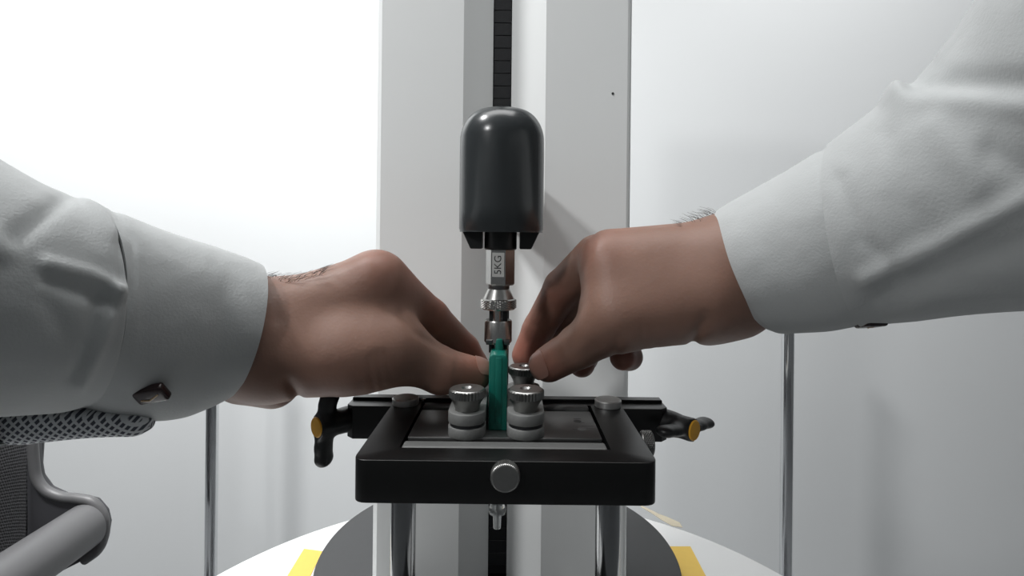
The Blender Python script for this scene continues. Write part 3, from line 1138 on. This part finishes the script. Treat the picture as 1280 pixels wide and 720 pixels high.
L_g = [([(462, 446), (468, 486)], 1.3, 0.7, .30), ([(471, 440), (479, 482)], 1.3, 0.8, .30), ([(481, 440), (489, 474)], 1.2, 0.6, .30),
       ([(500, 392), (520, 418), (548, 434), (585, 446)], 1.8, 0.9, .315),
       ([(573, 446), (569, 470), (572, 486)], 1.2, 0.35, .315), ([(362, 478), (372, 492)], 2.6, 2.5, .31),
       ([(335, 372), (345, 400)], 3.0, 0.6, .30), ([(404, 338), (420, 352)], 2.0, 0.4, .30), ([(540, 372), (528, 388)], 1.2, 0.3, .34), ([(550, 384), (538, 398)], 1.2, 0.3, .34)]
L_b = [((466, 330, .292), 12, 1.6), ((430, 492, .290), 4, 0.6), ((455, 486, .290), 4, 0.8), ((398, 487, .288), 5, 0.7)]
lv = hand_mesh(L_palm, L_f, L_g, L_b)
hand_l = obj('hand', lv, SKIN, per, sharp=180)
hand_l['label'] = 'hand of the arm with the dotted band, thumb beside the green specimen'
add_redness(hand_l, origin_of(hand_l), [((474, 330, .295), 16, .30), ((592, 468, .306), 14, .7), ((545, 385, .325), 16, .6), ((590, 440, .345), 14, .8), ((420, 495, .29), 20, .35), ((505, 350, .31), 14, .4)])
nail(hand_l, (552, 463, .3085), (592, 468, .3155), 12.2, 10.0, (0.55, -0.30, 0.80), 11.0, 46, 9.0)

# --- right arm's hand
R_palm = [((1045, 268, .272), (924, 324, .295), 24, 24.5),
          ((1055, 290, .272), (934, 344, .295), 24, 24.5),
          ((890, 320, .300), (765, 323, .306), 19, 16),
          ((880, 352, .296), (769, 350, .300), 23, 18),
          ((878, 380, .290), (772, 394, .294), 20, 18),
          ((885, 335, .318), (752, 345, .332), 17, 14),
          ((885, 360, .325), (766, 370, .345), 16, 13),
          ((885, 385, .325), (788, 396, .350), 15, 12),
          ((885, 394, .305), (922, 386, .298), 15, 15)]
R_f = [([((748, 324, .318), 14.5), ((704, 360, .338), 11.6), ((673, 411, .3505), 9.8), ((657, 444, .3525), 8.8)], 0.0035),
       ([((748, 346, .333), 13), ((712, 384, .360), 10), ((690, 428, .372), 8.8), ((676, 455, .370), 8)], 0.005),
       ([((764, 370, .346), 12), ((742, 415, .368), 9.8), ((730, 446, .360), 8.8), ((727, 455, .350), 8.4)], 0.005),
       ([((786, 396, .350), 11), ((782, 432, .364), 9), ((786, 446, .350), 8.2), ((778, 447, .340), 7.8)], 0.005),
       ([((774, 394, .294), 17.5), ((724, 432, .308), 12.0), ((686, 455, .3205), 10.4)], 0.008)]
R_g = [([(744, 296), (727, 345), (731, 380), (708, 414), (672, 440)], 1.8, 0.7, .318),
       ([(880, 400), (866, 426)], 2.4, 2.0, .31), ([(772, 422), (769, 446)], 1.8, 0.9, .305), ([(800, 405), (806, 440)], 1.3, 0.5, .30), ([(812, 408), (820, 440)], 1.3, 0.4, .30),
       ([(704, 418), (716, 448)], 1.6, 0.4, .31), ([(690, 345), (706, 362)], 1.2, 0.35, .34), ([(682, 356), (700, 372)], 1.2, 0.35, .34), ([(652, 400), (680, 412)], 1.0, 0.3, .36)]
R_b = [((740, 305, .296), 11, 1.5), ((820, 440, .290), 5, 0.5), ((695, 375, .325), 9, 0.8)]
rv = hand_mesh(R_palm, R_f, R_g, R_b)
hand_r = obj('hand', rv, SKIN, per, sharp=180)
hand_r['label'] = 'hand pinching the rear clamp screw with curled fingertips below'
add_redness(hand_r, origin_of(hand_r), [((742, 305, .298), 18, .25), ((657, 440, .345), 18, 1.0), ((675, 405, .345), 14, .6), ((690, 372, .328), 14, .5), ((686, 458, .311), 12, .6), ((728, 458, .342), 12, .7), ((785, 450, .335), 12, .7)])
nail(hand_r, (724, 432, .308), (686, 455, .3205), 12.0, 10.4, (-0.55, -0.80, 0.20), 13.5, 46, 7.5)


# --- sleeves: rings lofted along the arm
def sleeve(rings, n_along, n_round, folds, power=2.0, thick=0.0010, smooth=8, cap=False):
    """rings: (top u, top v, bottom u, bottom v, depth of centre, half thickness in depth m)"""
    rows = []
    for r_ in rings:
        if len(r_) == 6:
            T, B = at(r_[0], r_[1], r_[4]), at(r_[2], r_[3], r_[4])
            rows.append((*((T + B) / 2), *((T - B) / 2), r_[5]))
        else:                         # centre and radius in metres: the arm beyond the frame
            rows.append((r_[0], r_[1], r_[2], r_[4] * 0.0, r_[5], r_[6], r_[3]))
    # even spacing along the arm
    rows = np.array(rows)
    cum = np.concatenate([[0], np.cumsum(np.linalg.norm(np.diff(rows[:, :3], axis=0), axis=1))])
    dense = spline(rows, 60 * (len(rows) - 1) + 1)
    dc = np.concatenate([[0], np.cumsum(np.linalg.norm(np.diff(dense[:, :3], axis=0), axis=1))])
    S_ = np.stack([np.interp(dc[-1] * (1 - (1 - np.linspace(0, 1, n_along)) ** (2.2 if cap else 1.0)), dc, dense[:, c]) for c in range(7)], -1)
    for _ in range(smooth):
        S_[1:-1] = 0.25 * S_[:-2] + 0.5 * S_[1:-1] + 0.25 * S_[2:]
    cs = [Vector(r_[:3]) for r_ in S_]
    As = [Vector(r_[3:6]) for r_ in S_]
    bs = [float(r_[6]) for r_ in S_]
    vs, fs = [], []
    for i in range(n_along):
        d = (cs[min(i + 1, n_along - 1)] - cs[max(i - 1, 0)]).normalized()
        A = As[i]
        Bv = d.cross(A.normalized()).normalized()
        if Bv.y > 0:
            Bv = -Bv                  # towards the viewer
        Bv = Bv * bs[i]
        for k in range(n_round):
            a = 2 * math.pi * k / n_round
            c_, s_ = math.cos(a), math.sin(a)
            e = 2.0 / power
            p = cs[i] + A * (math.copysign(abs(c_) ** e, c_)) + Bv * (math.copysign(abs(s_) ** e, s_))
            nrm = (A * (c_ / A.length ** 2 * A.length) + Bv * (s_ / max(bs[i], 1e-4))).normalized()
            q = p - CAM
            dd = q.dot(FW)
            dd = max(dd, 0.05)
            u = 640 + F * q.dot(RT) / dd
            v = HOR - F * q.dot(UP) / dd
            amt = 0.0
            near = 1 / (1 + math.exp(-12 * s_ - 1.5))
            for pts, wd, amp in folds:
                best_ = 1e9
                for (ua, va), (ub, vb) in zip(pts, pts[1:]):
                    L2 = (ub - ua) ** 2 + (vb - va) ** 2
                    h = max(0, min(1, ((u - ua) * (ub - ua) + (v - va) * (vb - va)) / L2))
                    best_ = min(best_, math.hypot(u - ua - h * (ub - ua), v - va - h * (vb - va)))
                if best_ < 3.2 * wd:
                    amt += 1.25 * amp / 1000 * math.exp(-(best_ / wd) ** 2) * near
            vs.append(p + nrm * amt)
    for i in range(n_along - 1):
        for k in range(n_round):
            a, b = i * n_round + k, i * n_round + (k + 1) % n_round
            fs.append((a, b, b + n_round, a + n_round))
    # inner layer gives the cloth its thickness
    M_ = len(vs)
    inner = []
    for i in range(n_along):
        for k in range(n_round):
            p = vs[i * n_round + k]
            inner.append(p + (cs[i] - p).normalized() * thick)
    vs += inner
    for i in range(n_along - 1):
        for k in range(n_round):
            a, b = i * n_round + k, i * n_round + (k + 1) % n_round
            fs.append((M_ + a, M_ + a + n_round, M_ + b + n_round, M_ + b))
    for i in (0, n_along - 1):
        for k in range(n_round):
            a, b = i * n_round + k, i * n_round + (k + 1) % n_round
            fs.append((a, M_ + a, M_ + b, b))
    if cap:                           # closed where the arm goes on to the shoulder
        fs.append(tuple(range(n_round)))
    return vs, fs


# left cuff and sleeve
lc_rings = [(118, 255, 88, 503, .240, .043), (150, 266, 120, 514, .248, .042), (211, 290, 178, 522, .262, .039), (268, 308, 226, 516, .275, .036), (310, 323, 260, 502, .283, .0350), (329, 332, 278, 490, .287, .0340)]
cuff_l = obj('shirt_cuff', sleeve(lc_rings, 44, 96, [([(140, 262), (165, 300), (168, 345), (150, 400), (118, 480)], 5, -0.8)], thick=0.0014), SHIRT, per, sharp=50)
ls_rings = [(-0.20, -0.34, 1.24, 0.075, 0, 0.02, 0.075), (-0.27, -0.25, 1.22, 0.070, 0, 0.02, 0.070), (-0.305, -0.10, 1.17, 0.064, 0, 0.01, 0.066), (-0.295, 0.04, 1.135, 0.058, 0, 0.0, 0.066), (-420, -70, -460, 500, .165, .052), (-250, 60, -290, 540, .19, .052), (-120, 130, -150, 530, .205, .052), (-20, 186, -50, 517, .214, .052), (30, 218, 0, 514, .222, .051), (62, 236, 34, 513, .229, .049), (86, 239, 64, 512, .235, .048), (112, 250, 88, 504, .241, .0465), (130, 259, 104, 507, .245, .0425)]
l_folds = [([(60, 330), (110, 342), (150, 362)], 9, 1.6), ([(60, 350), (105, 366), (140, 380)], 8, -1.4),
           ([(20, 300), (70, 262), (92, 244)], 12, -2.2), ([(90, 250), (60, 275), (0, 318)], 10, 1.2),
           ([(150, 360), (130, 420), (104, 480)], 9, 1.5), ([(125, 365), (112, 420), (92, 470)], 9, -1.3), ([(60, 380), (90, 430)], 14, -0.8),
           ([(150, 300), (152, 352)], 6, -1.2), ([(-10, 300), (-80, 330)], 16, 2.0)]
obj('shirt_sleeve', sleeve(ls_rings, 320, 160, l_folds, smooth=60, cap=True), SHIRT, per, sharp=60)
# seam ridge between sleeve and cuff


def seam(pix, depth_fn, r=0.0007):
    pts = spline([tuple(at(u, v, depth_fn(u, v))) for u, v in pix], 40)
    return tube([tuple(p) for p in pts], r, 8)


# cuff button
def cuff_button(u, v, d, nrm, wx, wy, roll):
    c = at(u, v, d)
    X, Y, A = frame_of(nrm)
    X, Y = X * math.cos(roll) + Y * math.sin(roll), Y * math.cos(roll) - X * math.sin(roll)
    bm = bmesh.new()
    bmesh.ops.create_cube(bm, size=1)
    for q in bm.verts:
        q.co = (q.co.x * wx, q.co.y * wy, q.co.z * 0.0042)
    bmesh.ops.bevel(bm, geom=list(bm.edges), offset=0.0014, segments=3, profile=0.5, affect='EDGES')
    vs_, fs_ = bm_out(bm)
    o = obj('cuff_button', ([c + X * p.x + Y * p.y + A * p.z for p in vs_], fs_), BUTTON, per, sharp=50)
    st_ = [V(-wx * 0.30, -wy * 0.12, 0.0021), V(-wx * 0.05, -wy * 0.20, 0.0022), V(wx * 0.32, wy * 0.10, 0.0021)]
    obj('button_line', tube([tuple(c + X * p.x + Y * p.y + A * p.z) for p in st_], 0.00035, 6), GOLD, o)
    return o


cuff_button(189, 492, .2325, (0.10, -0.80, -0.60), 0.0132, 0.0085, R(14))

# dotted contrast band under the sleeve
pat = [(10, 500, 10, 549, .236, .012), (22, 500, 22, 552, .237, .012), (60, 502, 60, 549, .239, .012), (110, 504, 110, 543.5, .242, .012), (150, 506, 150, 541, .245, .012), (176, 510, 176, 542, .2475, .011), (187, 514, 187, 540, .2485, .009), (191, 520, 191, 534, .2490, .005)]
pv, pf = sleeve(pat, 40, 40, [], power=2.6, thick=0.0012)
nr_, na_ = 40, 40
pf.append(tuple(range((na_ - 1) * nr_, na_ * nr_)))
pf.append(tuple(range(0, nr_))[::-1])
band = obj('dotted_band', (pv, pf), DOTTED, per, sharp=60)
band['label'] = 'grey band with dark dots under the sleeve'
uvl = band.data.uv_layers.new(name='UVMap')
for lp_ in band.data.loops:
    c = band.data.vertices[lp_.vertex_index].co
    uvl.data[lp_.index].uv = (c.x, c.z - c.y * 0.4)

lin = [(-200, 500, -200, 560, .224, .013), (-120, 500, -120, 555, .228, .013), (-50, 500, -50, 551, .229, .017), (0, 501, 0, 551, .2325, .017), (17, 502, 17, 551, .2338, .0165)]
obj('sleeve_lining', sleeve(lin, 30, 32, [], power=2.4), SHIRT, per, sharp=60)

# right cuff and sleeve
rc_rings = [(1052, 176, 1096, 399, .2655, .0425), (1030, 185, 1078, 404, .270, .043), (985, 212, 1040, 410, .280, .041), (940, 237, 1004, 411, .289, .038), (910, 254, 984, 410, .296, .035), (896, 263, 974, 406, .299, .0335)]
obj('shirt_cuff', sleeve(rc_rings, 44, 96, [([(1028, 190), (1040, 240), (1064, 310), (1090, 355)], 6, -0.9)], thick=0.0014), SHIRT, per, sharp=50)
rs_rings = [(0.21, -0.34, 1.27, 0.075, 0, 0.02, 0.078), (0.29, -0.25, 1.27, 0.070, 0, 0.02, 0.076), (0.325, -0.10, 1.25, 0.066, 0, 0.0, 0.076), (0.300, 0.05, 1.215, 0.063, 0, -0.01, 0.078), (1560, -420, 1700, 330, .17, .060), (1420, -270, 1540, 350, .19, .060), (1310, -120, 1400, 372, .21, .058), (1225, -8, 1330, 380, .225, .057), (1182, 56, 1250, 386, .2358, .055), (1147, 94, 1200, 391, .2434, .0532), (1110, 125, 1156, 398, .2523, .0506), (1074, 152, 1114, 402, .2608, .0480), (1040, 177, 1086, 406, .2680, .0452)]
r_folds = [([(1106, 118), (1122, 112)], 13, 3.0), ([(1168, 80), (1158, 96)], 10, -1.2), ([(1140, 100), (1200, 100), (1300, 104)], 14, -2.0), ([(1125, 126), (1190, 128), (1300, 136)], 14, 1.4),
           ([(1085, 348), (1160, 312), (1230, 275), (1290, 245), (1360, 215)], 13, 1.8), ([(1095, 376), (1180, 342), (1290, 300)], 20, -1.5),
           ([(1110, 170), (1130, 250), (1165, 300)], 18, -1.2), ([(1050, 225), (1078, 300), (1120, 335)], 12, -0.8),
           ([(1170, 160), (1220, 230)], 20, 1.3), ([(1240, 190), (1300, 222)], 18, -1.2)]
obj('shirt_sleeve', sleeve(rs_rings, 320, 160, r_folds, smooth=60, cap=True), SHIRT, per, sharp=60)
cuff_button(1088, 403.5, .255, (0.05, -0.25, -0.97), 0.0118, 0.0095, R(0))


# fine dark hairs on the wrists
def hairs(px_line, d, n, seed, lean):
    rng = random.Random(seed)
    out = []
    for _ in range(n):
        q = rng.random() * (len(px_line) - 1)
        i = int(q)
        t_ = q - i
        u = px_line[i][0] * (1 - t_) + px_line[i + 1][0] * t_
        v = px_line[i][1] * (1 - t_) + px_line[i + 1][1] * t_ + rng.uniform(-1, 6)
        p = at(u, v, d + rng.uniform(-0.006, 0.008))
        dr = Vector((lean * rng.uniform(0.5, 1.2), rng.uniform(-0.3, 0.3), rng.uniform(0.25, 0.9))).normalized()
        L = rng.uniform(0.004, 0.009)
        out.append(tube([p, p + dr * L * 0.5, p + dr * L * 0.8 + Vector((lean * L * 0.35, 0, 0.0))], [0.00010, 0.00008, 0.00003], 3))
    return merge(*out)


tag(obj('arm_hair', hairs([(326, 345), (350, 350), (380, 347), (405, 336)], .292, 110, 3, 0.9), HAIR, per), kind='stuff')
tag(obj('arm_hair', hairs([(855, 284), (875, 276), (897, 264)], .298, 60, 5, -0.9), HAIR, per), kind='stuff')
